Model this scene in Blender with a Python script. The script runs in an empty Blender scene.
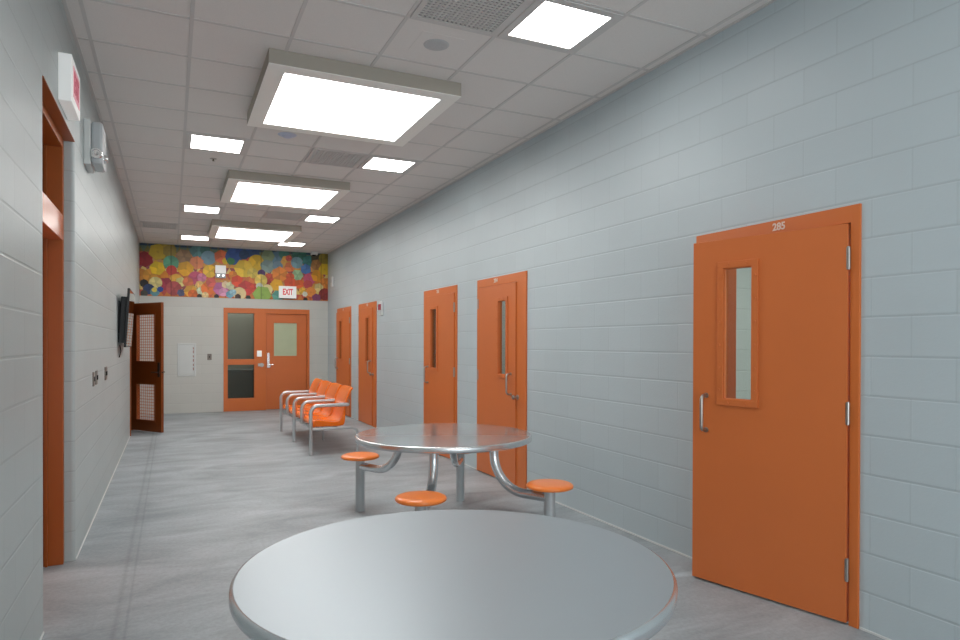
import bpy, bmesh, math, random
from mathutils import Vector, Matrix
random.seed(7)
scn = bpy.context.scene
COL = scn.collection
PI = math.pi
scn.view_settings.view_transform = 'Standard'
scn.view_settings.look = 'None'
scn.view_settings.exposure = 0.0

# ------------------------------------------------------------------ measures (metres)
XR, XL, YB, YF, ZC = 3.252, -0.592, 15.154, -3.6, 3.529
GX, GY, T = -0.491, 3.3236, 0.6096          # ceiling grid origin and pitch
CB = 0.2032                                 # block course

def srgb(r, g, b):
    f = lambda c: (c/255/12.92) if c/255 <= .04045 else ((c/255+.055)/1.055)**2.4
    return (f(r), f(g), f(b), 1.0)

# ------------------------------------------------------------------ mesh helpers
class MB:
    def __init__(s): s.v = []; s.f = []; s.mi = []; s.sm = []
    def add(s, vs, fs, smooth=False, mi=0, M=None):
        o = len(s.v)
        for p in vs:
            p = Vector(p)
            s.v.append(M @ p if M is not None else p)
        for f in fs:
            s.f.append([i+o for i in f]); s.mi.append(mi); s.sm.append(smooth)
        return s
    def box(s, x0, x1, y0, y1, z0, z1, bev=0.0, mi=0, M=None):
        if x0 > x1: x0, x1 = x1, x0
        if y0 > y1: y0, y1 = y1, y0
        if z0 > z1: z0, z1 = z1, z0
        bm = bmesh.new(); bmesh.ops.create_cube(bm, size=1)
        for v in bm.verts:
            v.co = Vector(((x0+x1)/2+v.co.x*(x1-x0), (y0+y1)/2+v.co.y*(y1-y0), (z0+z1)/2+v.co.z*(z1-z0)))
        if bev: bmesh.ops.bevel(bm, geom=list(bm.edges), offset=bev, segments=2, affect='EDGES', profile=.5)
        bm.verts.index_update()
        s.add([v.co.copy() for v in bm.verts], [[v.index for v in f.verts] for f in bm.faces], False, mi, M)
        bm.free(); return s
    def tube(s, pts, r, n=16, caps=True, mi=0, M=None, r2=None):
        pts = [Vector(p) for p in pts]; N = len(pts); vs = []; fs = []
        tan = []
        for i in range(N):
            a = pts[max(i-1, 0)]; b = pts[min(i+1, N-1)]; tan.append((b-a).normalized())
        up = Vector((0, 0, 1)) if abs(tan[0].z) < .9 else Vector((1, 0, 0))
        u = (up - tan[0]*up.dot(tan[0])).normalized()
        for i in range(N):
            u = (u - tan[i]*u.dot(tan[i])).normalized(); w = tan[i].cross(u)
            rr = r if r2 is None else r+(r2-r)*i/(N-1)
            for k in range(n):
                a = 2*PI*k/n; vs.append(pts[i]+(u*math.cos(a)+w*math.sin(a))*rr)
        for i in range(N-1):
            for k in range(n):
                fs.append([i*n+k, i*n+(k+1) % n, (i+1)*n+(k+1) % n, (i+1)*n+k])
        s.add(vs, fs, True, mi, M)
        if caps:
            s.add(vs[:n], [list(range(n-1, -1, -1))], False, mi, M)
            s.add(vs[-n:], [list(range(n))], False, mi, M)
        return s
    def lathe(s, prof, n=48, c=(0, 0, 0), mi=0, M=None, smooth=True):
        vs = []; fs = []; m = len(prof)
        for k in range(n):
            a = 2*PI*k/n
            for r, z in prof: vs.append((c[0]+r*math.cos(a), c[1]+r*math.sin(a), c[2]+z))
        for k in range(n):
            for i in range(m-1):
                fs.append([k*m+i, ((k+1) % n)*m+i, ((k+1) % n)*m+i+1, k*m+i+1])
        s.add(vs, fs, smooth, mi, M); return s
    def prism(s, poly, z0, z1, smooth=False, mi=0, M=None):
        n = len(poly)
        vs = [(x, y, z0) for x, y in poly]+[(x, y, z1) for x, y in poly]
        s.add(vs, [list(range(n-1, -1, -1)), list(range(n, 2*n))], False, mi, M)
        o = len(s.v)-2*n
        for i in range(n):
            j = (i+1) % n
            s.f.append([o+i, o+j, o+n+j, o+n+i]); s.mi.append(mi); s.sm.append(smooth)
        return s

def wloc(o):
    v = Vector((0, 0, 0))
    while o is not None:
        v += o.location; o = o.parent
    return v

def obj(name, mb, mats, parent=None, local=False, weld=True, sharp=40):
    """one mesh object; vertices given in world space unless local"""
    off = Vector((0, 0, 0)) if local or parent is None else wloc(parent)
    me = bpy.data.meshes.new(name)
    me.from_pydata([tuple(v-off) for v in mb.v], [], mb.f)
    if not isinstance(mats, (list, tuple)): mats = [mats]
    for m in mats: me.materials.append(m)
    for p, mi, sm in zip(me.polygons, mb.mi, mb.sm):
        p.material_index = mi; p.use_smooth = sm
    bm = bmesh.new(); bm.from_mesh(me)
    if weld: bmesh.ops.remove_doubles(bm, verts=bm.verts, dist=1e-6)
    bmesh.ops.recalc_face_normals(bm, faces=bm.faces)
    for e in bm.edges:
        if len(e.link_faces) == 2 and e.calc_face_angle(0) > math.radians(sharp): e.smooth = False
    bm.to_mesh(me); bm.free()
    o = bpy.data.objects.new(name, me); COL.objects.link(o)
    if parent is not None: o.parent = parent
    return o

def tag(o, label=None, cat=None, group=None, kind=None):
    if label: o['label'] = label
    if cat: o['category'] = cat
    if group: o['group'] = group
    if kind: o['kind'] = kind
    return o
def thing(name, loc, label, cat, group=None, kind=None):
    o = bpy.data.objects.new(name, None); COL.objects.link(o)
    o.location = loc; o.empty_display_size = .1
    return tag(o, label, cat, group, kind)
def struct(name, mb, mat, **k): return tag(obj(name, mb, mat, **k), kind='structure')
def copy_tree(o, parent=None):
    c = o.copy(); COL.objects.link(c)
    if parent is not None: c.parent = parent
    for ch in list(o.children): copy_tree(ch, c)
    return c
def arc(c, r, a0, a1, n, ex, ez):
    """points on an arc in the plane of unit vectors ex, ez"""
    c = Vector(c); return [c+ex*(r*math.cos(a0+(a1-a0)*i/n))+ez*(r*math.sin(a0+(a1-a0)*i/n)) for i in range(n+1)]
def text_mesh(name, s, size, mat, parent, M, extrude=.001, bold=0.0, sx=1.0):
    cu = bpy.data.curves.new(name, 'FONT'); cu.body = s; cu.size = size; cu.extrude = extrude
    cu.align_x = 'CENTER'; cu.align_y = 'CENTER'; cu.offset = bold
    tmp = bpy.data.objects.new(name, cu); COL.objects.link(tmp)
    dg = bpy.context.evaluated_depsgraph_get()
    me = bpy.data.meshes.new_from_object(tmp.evaluated_get(dg))
    bpy.data.objects.remove(tmp); bpy.data.curves.remove(cu)
    me.transform(M @ Matrix.Diagonal((sx, 1, 1, 1))); me.name = name
    me.materials.clear(); me.materials.append(mat)
    o = bpy.data.objects.new(name, me); COL.objects.link(o); o.parent = parent
    return o

# ------------------------------------------------------------------ materials
def newmat(name):
    m = bpy.data.materials.new(name); m.use_nodes = True
    nt = m.node_tree; b = nt.nodes['Principled BSDF']; return m, nt, b
def N(nt, t, **k):
    n = nt.nodes.new(t)
    for a, v in k.items():
        if a in n.inputs: n.inputs[a].default_value = v
        else: setattr(n, a, v)
    return n
def plain(name, col, rough=.5, metal=0.0, spec=.5, noise=.04, scale=6, bump=0.0, bscale=200, emit=None, es=0, coat=0):
    m, nt, b = newmat(name); L = nt.links.new
    b.inputs['Roughness'].default_value = rough; b.inputs['Metallic'].default_value = metal
    b.inputs['Specular IOR Level'].default_value = spec
    b.inputs['Coat Weight'].default_value = coat
    tc = N(nt, 'ShaderNodeTexCoord')
    ns = N(nt, 'ShaderNodeTexNoise', Scale=scale, Detail=4.0); L(tc.outputs['Object'], ns.inputs['Vector'])
    mx = N(nt, 'ShaderNodeMix', data_type='RGBA'); mx.blend_type = 'MULTIPLY'
    mx.inputs['Factor'].default_value = 1
    mr = N(nt, 'ShaderNodeMapRange'); mr.inputs['To Min'].default_value = 1-noise; mr.inputs['To Max'].default_value = 1+noise
    L(ns.outputs['Fac'], mr.inputs['Value'])
    mx.inputs['A'].default_value = col; L(mr.outputs['Result'], mx.inputs['B'])
    L(mx.outputs['Result'], b.inputs['Base Color'])
    if bump:
        n2 = N(nt, 'ShaderNodeTexNoise', Scale=bscale, Detail=3.0); L(tc.outputs['Object'], n2.inputs['Vector'])
        bp = N(nt, 'ShaderNodeBump', Strength=bump, Distance=.002); L(n2.outputs['Fac'], bp.inputs['Height']); L(bp.outputs['Normal'], b.inputs['Normal'])
    if emit: b.inputs['Emission Color'].default_value = emit; b.inputs['Emission Strength'].default_value = es
    return m

def block_mat(name, col, axis, jh=.87, jv=.94, offs=-.174):
    """painted concrete block in running bond: axis 'x' = wall facing x, joints laid in y,z"""
    m, nt, b = newmat(name); L = nt.links.new
    def mth(op, a, b_=None, c=None):
        n = N(nt, 'ShaderNodeMath', operation=op)
        for k, v in enumerate((a, b_, c)):
            if v is None: continue
            if isinstance(v, (int, float)): n.inputs[k].default_value = v
            else: L(v, n.inputs[k])
        return n.outputs[0]
    tc = N(nt, 'ShaderNodeTexCoord'); sp = N(nt, 'ShaderNodeSeparateXYZ'); L(tc.outputs['Object'], sp.inputs[0])
    along = sp.outputs['Y' if axis == 'x' else 'X']; z = sp.outputs['Z']
    row = mth('DIVIDE', z, CB); rid = mth('FLOOR', row); par = mth('PINGPONG', rid, 1.0)
    dz = mth('MULTIPLY', mth('PINGPONG', row, .5), CB)               # distance to the nearest bed joint
    u = mth('ADD', mth('DIVIDE', mth('ADD', along, offs), 2*CB), mth('MULTIPLY', par, .5))
    dv = mth('MULTIPLY', mth('PINGPONG', u, .5), 2*CB)
    def near(d, w): 
        n = N(nt, 'ShaderNodeMapRange', interpolation_type='SMOOTHSTEP'); L(d, n.inputs['Value'])
        n.inputs['From Min'].default_value = w*.25; n.inputs['From Max'].default_value = w; n.inputs['To Min'].default_value = 1; n.inputs['To Max'].default_value = 0
        return n.outputs[0]
    h1 = near(dz, .0055); v1 = near(dv, .0055)
    shade = mth('MULTIPLY', mth('SUBTRACT', 1.0, mth('MULTIPLY', h1, 1-jh)), mth('SUBTRACT', 1.0, mth('MULTIPLY', v1, 1-jv)))
    cid = N(nt, 'ShaderNodeCombineXYZ'); L(mth('FLOOR', u), cid.inputs[0]); L(rid, cid.inputs[1])
    wn = N(nt, 'ShaderNodeTexWhiteNoise', noise_dimensions='2D'); L(cid.outputs[0], wn.inputs['Vector'])
    shade = mth('MULTIPLY', shade, mth('MULTIPLY_ADD', wn.outputs['Value'], .03, .985))
    n1 = N(nt, 'ShaderNodeTexNoise', Scale=1.3, Detail=5.0); L(tc.outputs['Object'], n1.inputs['Vector'])
    shade = mth('MULTIPLY', shade, mth('MULTIPLY_ADD', n1.outputs['Fac'], .10, .95))
    m1 = N(nt, 'ShaderNodeMix', data_type='RGBA', blend_type='MULTIPLY'); m1.inputs['Factor'].default_value = 1
    m1.inputs['A'].default_value = col; L(shade, m1.inputs['B']); L(m1.outputs['Result'], b.inputs['Base Color'])
    b.inputs['Roughness'].default_value = .40; b.inputs['Specular IOR Level'].default_value = .35
    n2 = N(nt, 'ShaderNodeTexNoise', Scale=90.0, Detail=4.0, Roughness=.7); L(tc.outputs['Object'], n2.inputs['Vector'])
    h = mth('SUBTRACT', mth('SUBTRACT', mth('MULTIPLY', n2.outputs['Fac'], .35), near(dz, .009)), mth('MULTIPLY', near(dv, .008), .4))
    bp = N(nt, 'ShaderNodeBump', Strength=.38, Distance=.004); L(h, bp.inputs['Height']); L(bp.outputs['Normal'], b.inputs['Normal'])
    return m

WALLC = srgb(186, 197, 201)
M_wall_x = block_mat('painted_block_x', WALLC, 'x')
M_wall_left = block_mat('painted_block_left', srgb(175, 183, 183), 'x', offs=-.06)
M_wall_y = block_mat('painted_block_y', srgb(200, 200, 194), 'y', jh=.92, jv=.96)
M_cell = block_mat('cell_block', srgb(190, 196, 192), 'x')
M_cell_y = block_mat('cell_block_y', srgb(205, 210, 205), 'y')
ORANGE = srgb(206, 110, 54)
M_door = plain('orange_paint', ORANGE, rough=.42, noise=.05, scale=3, bump=.05, bscale=120)
M_frame = plain('orange_frame_paint', srgb(208, 110, 48), rough=.4, noise=.04, scale=3)
M_framedark = plain('shaded_orange_paint', srgb(160, 80, 16), rough=.4)  # frame orange darkened in colour for the shade inside the door recesses
M_plastic = plain('orange_plastic', srgb(245, 114, 0), rough=.22, spec=.4, noise=.02, coat=.3)
M_seat = plain('orange_seat', srgb(255, 138, 58), rough=.3, noise=.03, coat=.15)
M_chrome = plain('chrome', (.78, .78, .78, 1), rough=.18, metal=1, noise=.02)
M_satin = plain('satin_steel', (.42, .39, .36, 1), rough=.36, metal=1, noise=.03)
M_arm = plain('grey_metal_paint', srgb(188, 193, 195), rough=.36, metal=.3, noise=.05)
M_tube = plain('steel_tube', (.74, .76, .77, 1), rough=.27, metal=.9, noise=.03)
M_armrest = plain('armrest_steel', srgb(196, 197, 198), rough=.3, metal=.7, noise=.03)
M_black = plain('black_plastic', srgb(18, 18, 20), rough=.45)
M_screen = plain('screen_glass', srgb(6, 7, 9), rough=.04, spec=1.0, noise=0, coat=1.0)
M_white = plain('white_paint', srgb(214, 216, 214), rough=.45, noise=.02)
M_sideshade = plain('fixture_side_shaded', srgb(168, 160, 148), rough=.5, noise=.02)  # sides of the box lights, their shade put into the colour
M_underlit = plain('fixture_underside_lit', srgb(246, 244, 238), rough=.45, noise=.01)  # same box lights, underside whitened in colour for light bounced onto it
M_dark = plain('dark_void', srgb(22, 22, 22), rough=.9)
M_grid = plain('ceiling_tee', srgb(204, 200, 197), rough=.5, noise=.02)
M_grey = plain('grey_plastic', srgb(182, 186, 188), rough=.4)
M_red = plain('red_print', srgb(215, 60, 72), rough=.4, emit=srgb(220, 60, 70), es=.15)
M_pink = plain('pink_sign_face', srgb(232, 160, 175), rough=.3, emit=srgb(230, 150, 165), es=.2)
M_signwhite = plain('sign_white', srgb(232, 232, 230), rough=.4, emit=srgb(235, 235, 232), es=.25)
M_numeral = plain('number_paint', srgb(226, 205, 190), rough=.5)
M_panelwhite = plain('access_panel_paint', srgb(208, 211, 209), rough=.4)
M_plate = plain('switch_plate_steel', srgb(120, 112, 105), rough=.4, metal=.4)
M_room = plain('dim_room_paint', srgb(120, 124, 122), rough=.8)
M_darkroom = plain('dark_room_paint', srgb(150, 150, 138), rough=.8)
M_light = plain('diffuser', (1, 1, 1, 1), rough=.6, noise=0, emit=(1.0, .99, .965, 1), es=10.2)
M_lens = plain('smoke_lens', srgb(186, 194, 214), rough=.3)

def glass_mat(name, tint, rough=.02, ior=1.5):
    m, nt, b = newmat(name); nt.nodes.remove(b); L = nt.links.new
    t = N(nt, 'ShaderNodeBsdfTransparent', Color=tint); g = N(nt, 'ShaderNodeBsdfGlossy', Roughness=rough); g.inputs['Color'].default_value = (.9, .95, .93, 1)
    lw = N(nt, 'ShaderNodeLayerWeight', Blend=.5); pw = N(nt, 'ShaderNodeMath', operation='POWER'); L(lw.outputs['Facing'], pw.inputs[0]); pw.inputs[1].default_value = 4.0
    fr = N(nt, 'ShaderNodeMath', operation='MULTIPLY_ADD'); L(pw.outputs[0], fr.inputs[0]); fr.inputs[1].default_value = .45; fr.inputs[2].default_value = (ior-1)**2*.16; mx = N(nt, 'ShaderNodeMixShader')
    L(fr.outputs[0], mx.inputs[0]); L(t.outputs[0], mx.inputs[1]); L(g.outputs[0], mx.inputs[2]); L(mx.outputs[0], nt.nodes['Material Output'].inputs[0])
    return m
M_glass = glass_mat('clear_glass', (.86, .9, .88, 1))
M_glassdark = glass_mat('tinted_glass', (.78, .80, .77, 1), rough=.25, ior=1.25)
M_frost = plain('frosted_pane', srgb(168, 176, 146), rough=.25, noise=.08, scale=4, emit=srgb(160, 172, 140), es=.12)  # faint glow put into the pane, which is no lamp

# brushed stainless table top
def steel_top():
    m, nt, b = newmat('brushed_stainless'); L = nt.links.new
    tc = N(nt, 'ShaderNodeTexCoord'); mp = N(nt, 'ShaderNodeMapping'); mp.inputs['Scale'].default_value = (3, 120, 3)
    L(tc.outputs['Object'], mp.inputs[0])
    n = N(nt, 'ShaderNodeTexNoise', Scale=4.0, Detail=3.0); L(mp.outputs[0], n.inputs['Vector'])
    n2 = N(nt, 'ShaderNodeTexNoise', Scale=2.0, Detail=3.0); L(tc.outputs['Object'], n2.inputs['Vector'])
    b.inputs['Metallic'].default_value = 1.0; b.inputs['Base Color'].default_value = (.70, .73, .74, 1); b.inputs['Roughness'].default_value = .13
    b2 = N(nt, 'ShaderNodeBsdfPrincipled'); b2.inputs['Metallic'].default_value = .55; b2.inputs['Roughness'].default_value = .42; b2.inputs['Base Color'].default_value = (.40, .445, .475, 1)
    bp = N(nt, 'ShaderNodeBump', Strength=.03, Distance=.001); L(n.outputs['Fac'], bp.inputs['Height']); L(bp.outputs['Normal'], b.inputs['Normal']); L(bp.outputs['Normal'], b2.inputs['Normal'])
    lw = N(nt, 'ShaderNodeLayerWeight', Blend=.5); rg = N(nt, 'ShaderNodeMapRange'); L(lw.outputs['Facing'], rg.inputs['Value'])
    rg.inputs['From Min'].default_value = .80; rg.inputs['From Max'].default_value = .875; rg.inputs['To Min'].default_value = .0; rg.inputs['To Max'].default_value = .8
    mx = N(nt, 'ShaderNodeMixShader'); L(rg.outputs[0], mx.inputs[0]); L(b2.outputs[0], mx.inputs[1]); L(b.outputs[0], mx.inputs[2]); L(mx.outputs[0], nt.nodes['Material Output'].inputs[0])
    return m
M_top = steel_top()

def floor_mat():
    m, nt, b = newmat('sealed_concrete'); L = nt.links.new
    tc = N(nt, 'ShaderNodeTexCoord')
    mp = N(nt, 'ShaderNodeMapping'); mp.inputs['Scale'].default_value = (.7, 1.5, 1); mp.inputs['Rotation'].default_value = (0, 0, -.12); L(tc.outputs['Object'], mp.inputs[0])
    n1 = N(nt, 'ShaderNodeTexNoise', Scale=1.6, Detail=7.0, Roughness=.62); L(mp.outputs[0], n1.inputs['Vector'])
    n1.inputs['Distortion'].default_value = .6
    cr = N(nt, 'ShaderNodeValToRGB'); L(n1.outputs['Fac'], cr.inputs[0])
    e = cr.color_ramp.elements; e[0].position = .30; e[0].color = srgb(132, 139, 143); e[1].position = .70; e[1].color = srgb(178, 185, 189)
    n2 = N(nt, 'ShaderNodeTexNoise', Scale=38.0, Detail=6.0, Roughness=.75); L(tc.outputs['Object'], n2.inputs['Vector'])
    mr = N(nt, 'ShaderNodeMapRange'); mr.inputs['From Min'].default_value = .3; mr.inputs['From Max'].default_value = .7; mr.inputs['To Min'].default_value = .84; mr.inputs['To Max'].default_value = 1.12; L(n2.outputs['Fac'], mr.inputs['Value'])
    mx = N(nt, 'ShaderNodeMix', data_type='RGBA', blend_type='MULTIPLY'); mx.inputs['Factor'].default_value = 1
    L(cr.outputs[0], mx.inputs['A']); L(mr.outputs[0], mx.inputs['B'])
    # control joint running down the corridor: two thin lines
    sp = N(nt, 'ShaderNodeSeparateXYZ'); L(tc.outputs['Object'], sp.inputs[0])
    def line(x, w):
        a = N(nt, 'ShaderNodeMath', operation='SUBTRACT'); L(sp.outputs['X'], a.inputs[0]); a.inputs[1].default_value = x
        c = N(nt, 'ShaderNodeMath', operation='ABSOLUTE'); L(a.outputs[0], c.inputs[0])
        d = N(nt, 'ShaderNodeMapRange'); d.inputs['From Min'].default_value = 0; d.inputs['From Max'].default_value = w; d.inputs['To Min'].default_value = .84; d.inputs['To Max'].default_value = 1.0
        L(c.outputs[0], d.inputs['Value']); return d
    l1, l2, l3 = line(-.268, .020), line(-.215, .012), line(-.24, .10)
    l3.inputs['To Min'].default_value = .93
    p = N(nt, 'ShaderNodeMath', operation='MULTIPLY'); L(l1.outputs[0], p.inputs[0]); L(l2.outputs[0], p.inputs[1])
    p2 = N(nt, 'ShaderNodeMath', operation='MULTIPLY'); L(p.outputs[0], p2.inputs[0]); L(l3.outputs[0], p2.inputs[1])
    m2 = N(nt, 'ShaderNodeMix', data_type='RGBA', blend_type='MULTIPLY'); m2.inputs['Factor'].default_value = 1
    L(mx.outputs['Result'], m2.inputs['A']); L(p2.outputs[0], m2.inputs['B']); L(m2.outputs['Result'], b.inputs['Base Color'])
    r = N(nt, 'ShaderNodeMapRange'); r.inputs['To Min'].default_value = .38; r.inputs['To Max'].default_value = .62; L(n1.outputs['Fac'], r.inputs['Value']); L(r.outputs[0], b.inputs['Roughness'])
    b.inputs['Specular IOR Level'].default_value = .4
    bp = N(nt, 'ShaderNodeBump', Strength=.12, Distance=.003); L(n2.outputs['Fac'], bp.inputs['Height']); L(bp.outputs['Normal'], b.inputs['Normal'])
    return m
M_floor = floor_mat()

def tile_mat():
    m, nt, b = newmat('ceiling_tile'); L = nt.links.new
    tc = N(nt, 'ShaderNodeTexCoord')
    n = N(nt, 'ShaderNodeTexNoise', Scale=160.0, Detail=4.0); L(tc.outputs['Object'], n.inputs['Vector'])
    mr = N(nt, 'ShaderNodeMapRange'); mr.inputs['To Min'].default_value = .92; mr.inputs['To Max'].default_value = 1.06; L(n.outputs['Fac'], mr.inputs['Value'])
    mx = N(nt, 'ShaderNodeMix', data_type='RGBA', blend_type='MULTIPLY'); mx.inputs['Factor'].default_value = 1
    mx.inputs['A'].default_value = srgb(226, 221, 217); L(mr.outputs[0], mx.inputs['B']); L(mx.outputs['Result'], b.inputs['Base Color'])
    b.inputs['Roughness'].default_value = .9
    bp = N(nt, 'ShaderNodeBump', Strength=.15, Distance=.002); L(n.outputs['Fac'], bp.inputs['Height']); L(bp.outputs['Normal'], b.inputs['Normal'])
    return m
M_tile = tile_mat()

# ------------------------------------------------------------------ SETTING
FH = 2.218                     # door frame height
DOORS = [  # y0, y1 of frame, hinge side, ajar angle, number
    (2.262, 3.440, 'near', 14.5, '285'),
    (5.812, 6.988, 'far', 0.0, '284'),
    (7.602, 8.786, 'near', 3.0, '283'),
    (11.190, 12.374, 'far', 0.0, '282'),
    (12.985, 14.180, 'near', 3.0, '281')]
X2 = XR+.2

mb = MB(); mb.box(-3.2, 6.2, YF-.2, 19.0, -.15, 0); struct('floor', mb, M_floor)
mb = MB()
mb.box(-3.2, 6.2, YF-.2, 19.0, ZC, ZC+.1)
ceil = struct('ceiling', mb, M_tile)

# right wall with five door openings
mb = MB(); y = YF
for d in DOORS:
    mb.box(XR, X2, y, d[0], 0, ZC); mb.box(XR, X2, d[0], d[1], FH, ZC); y = d[1]
mb.box(XR, X2, y, YB+.2, 0, ZC)
struct('wall_right', mb, M_wall_x, weld=False)

# left wall: rounded block corners at both sides of the recessed door, plain opening further on
DL0, DL1, DLH = 4.0, 5.205, 2.846
OD0, OD1, ODH = 11.76, 12.63, 2.20
XB = XL-.26
def wall_seg(mb, y0, y1, r0, r1):
    R = .028; p = []
    p.append((XB, y0))
    if r0: p += [(XL-R+R*math.sin(a), y0+R-R*math.cos(a)) for a in [i*PI/2/8 for i in range(9)]]
    else: p.append((XL, y0))
    if r1: p += [(XL-R+R*math.cos(a), y1-R+R*math.sin(a)) for a in [i*PI/2/8 for i in range(9)]]
    else: p.append((XL, y1))
    p.append((XB, y1)); mb.prism(p, 0, ZC, smooth=True)
mb = MB()
wall_seg(mb, YF, DL0, False, True)
wall_seg(mb, DL1, OD0, True, False)
wall_seg(mb, OD1, YB+.2, False, False)
mb.box(XB, XL, DL0-.03, DL1+.03, DLH, ZC-.001); mb.box(XB, XL, OD0, OD1, ODH, ZC-.001)
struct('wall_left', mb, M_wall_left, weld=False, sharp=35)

# back wall
BD0, BD1, BDH = 1.016, 2.836, 2.235
mb = MB()
mb.box(XL, BD0, YB, YB+.2, 0, ZC); mb.box(BD1, XR, YB, YB+.2, 0, ZC); mb.box(BD0, BD1, YB, YB+.2, BDH, ZC)
struct('wall_back', mb, M_wall_y, weld=False)
mb = MB(); mb.box(XL, XR, YF-.2, YF, 0, ZC); struct('wall_front', mb, M_wall_y)

# rooms behind the doors
mb = MB()
for yy in (.9, 4.9, 7.29, 10.0, 12.68, 15.35): mb.box(X2, 6.0, yy-.1, yy, 0, ZC-.5)
struct('wall_cell_partitions', mb, M_cell_y, weld=False)
mb = MB(); mb.box(6.0, 6.2, .7, 15.5, 0, ZC); mb.box(X2, 6.0, .8, 15.35, ZC-.5, ZC-.45)
struct('wall_cell_outer', mb, M_cell, weld=False)
mb = MB(); mb.box(-3.2, -3.1, 3, 13.5, 0, ZC); mb.box(-3.1, XB, 3.0, 3.1, 0, ZC); mb.box(-3.1, XB, 13.4, 13.5, 0, ZC); mb.box(-3.1, XB, 8.0, 8.1, 0, ZC)
struct('wall_side_rooms', mb, M_room, weld=False)
mb = MB(); mb.box(.2, 3.6, 16.2, 16.3, 0, ZC); mb.box(.2, .3, YB+.2, 16.2, 0, ZC); mb.box(3.5, 3.6, YB+.2, 16.2, 0, ZC)
struct('wall_vestibule', mb, M_darkroom, weld=False)

# caulk strips at the foot of the walls
mb = MB(); y = YF
for d in DOORS: mb.box(XR-.006, XR, y, d[0]-.002, 0, .014, .002); y = d[1]+.002
mb.box(XR-.006, XR, y, YB, 0, .014, .002); struct('baseboard_right', mb, M_white, weld=False)
mb = MB(); mb.box(XL, XL+.006, YF, DL0-.03, 0, .014, .002); mb.box(XL, XL+.006, DL1+.03, OD0-.05, 0, .014, .002); mb.box(XL, XL+.006, OD1+.05, YB, 0, .014, .002)
struct('baseboard_left', mb, M_white, weld=False)

# ceiling suspension grid, one structure object
mb = MB(); zg = ZC-.004
for i in range(7): mb.box(GX+i*T-.012, GX+i*T+.012, YF, YB, zg, ZC+.002)
j = -11
while GY+j*T < YB:
    if GY+j*T > YF: mb.box(XL, XR, GY+j*T-.012, GY+j*T+.012, zg-.0003, ZC+.002)
    j += 1
mb.box(XL, XL+.022, YF, YB, zg-.002, ZC+.002); mb.box(XR-.022, XR, YF, YB, zg-.002, ZC+.002); mb.box(XL, XR, YB-.022, YB, zg-.002, ZC+.002)
struct('trim_1', mb, M_grid, weld=False)

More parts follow.
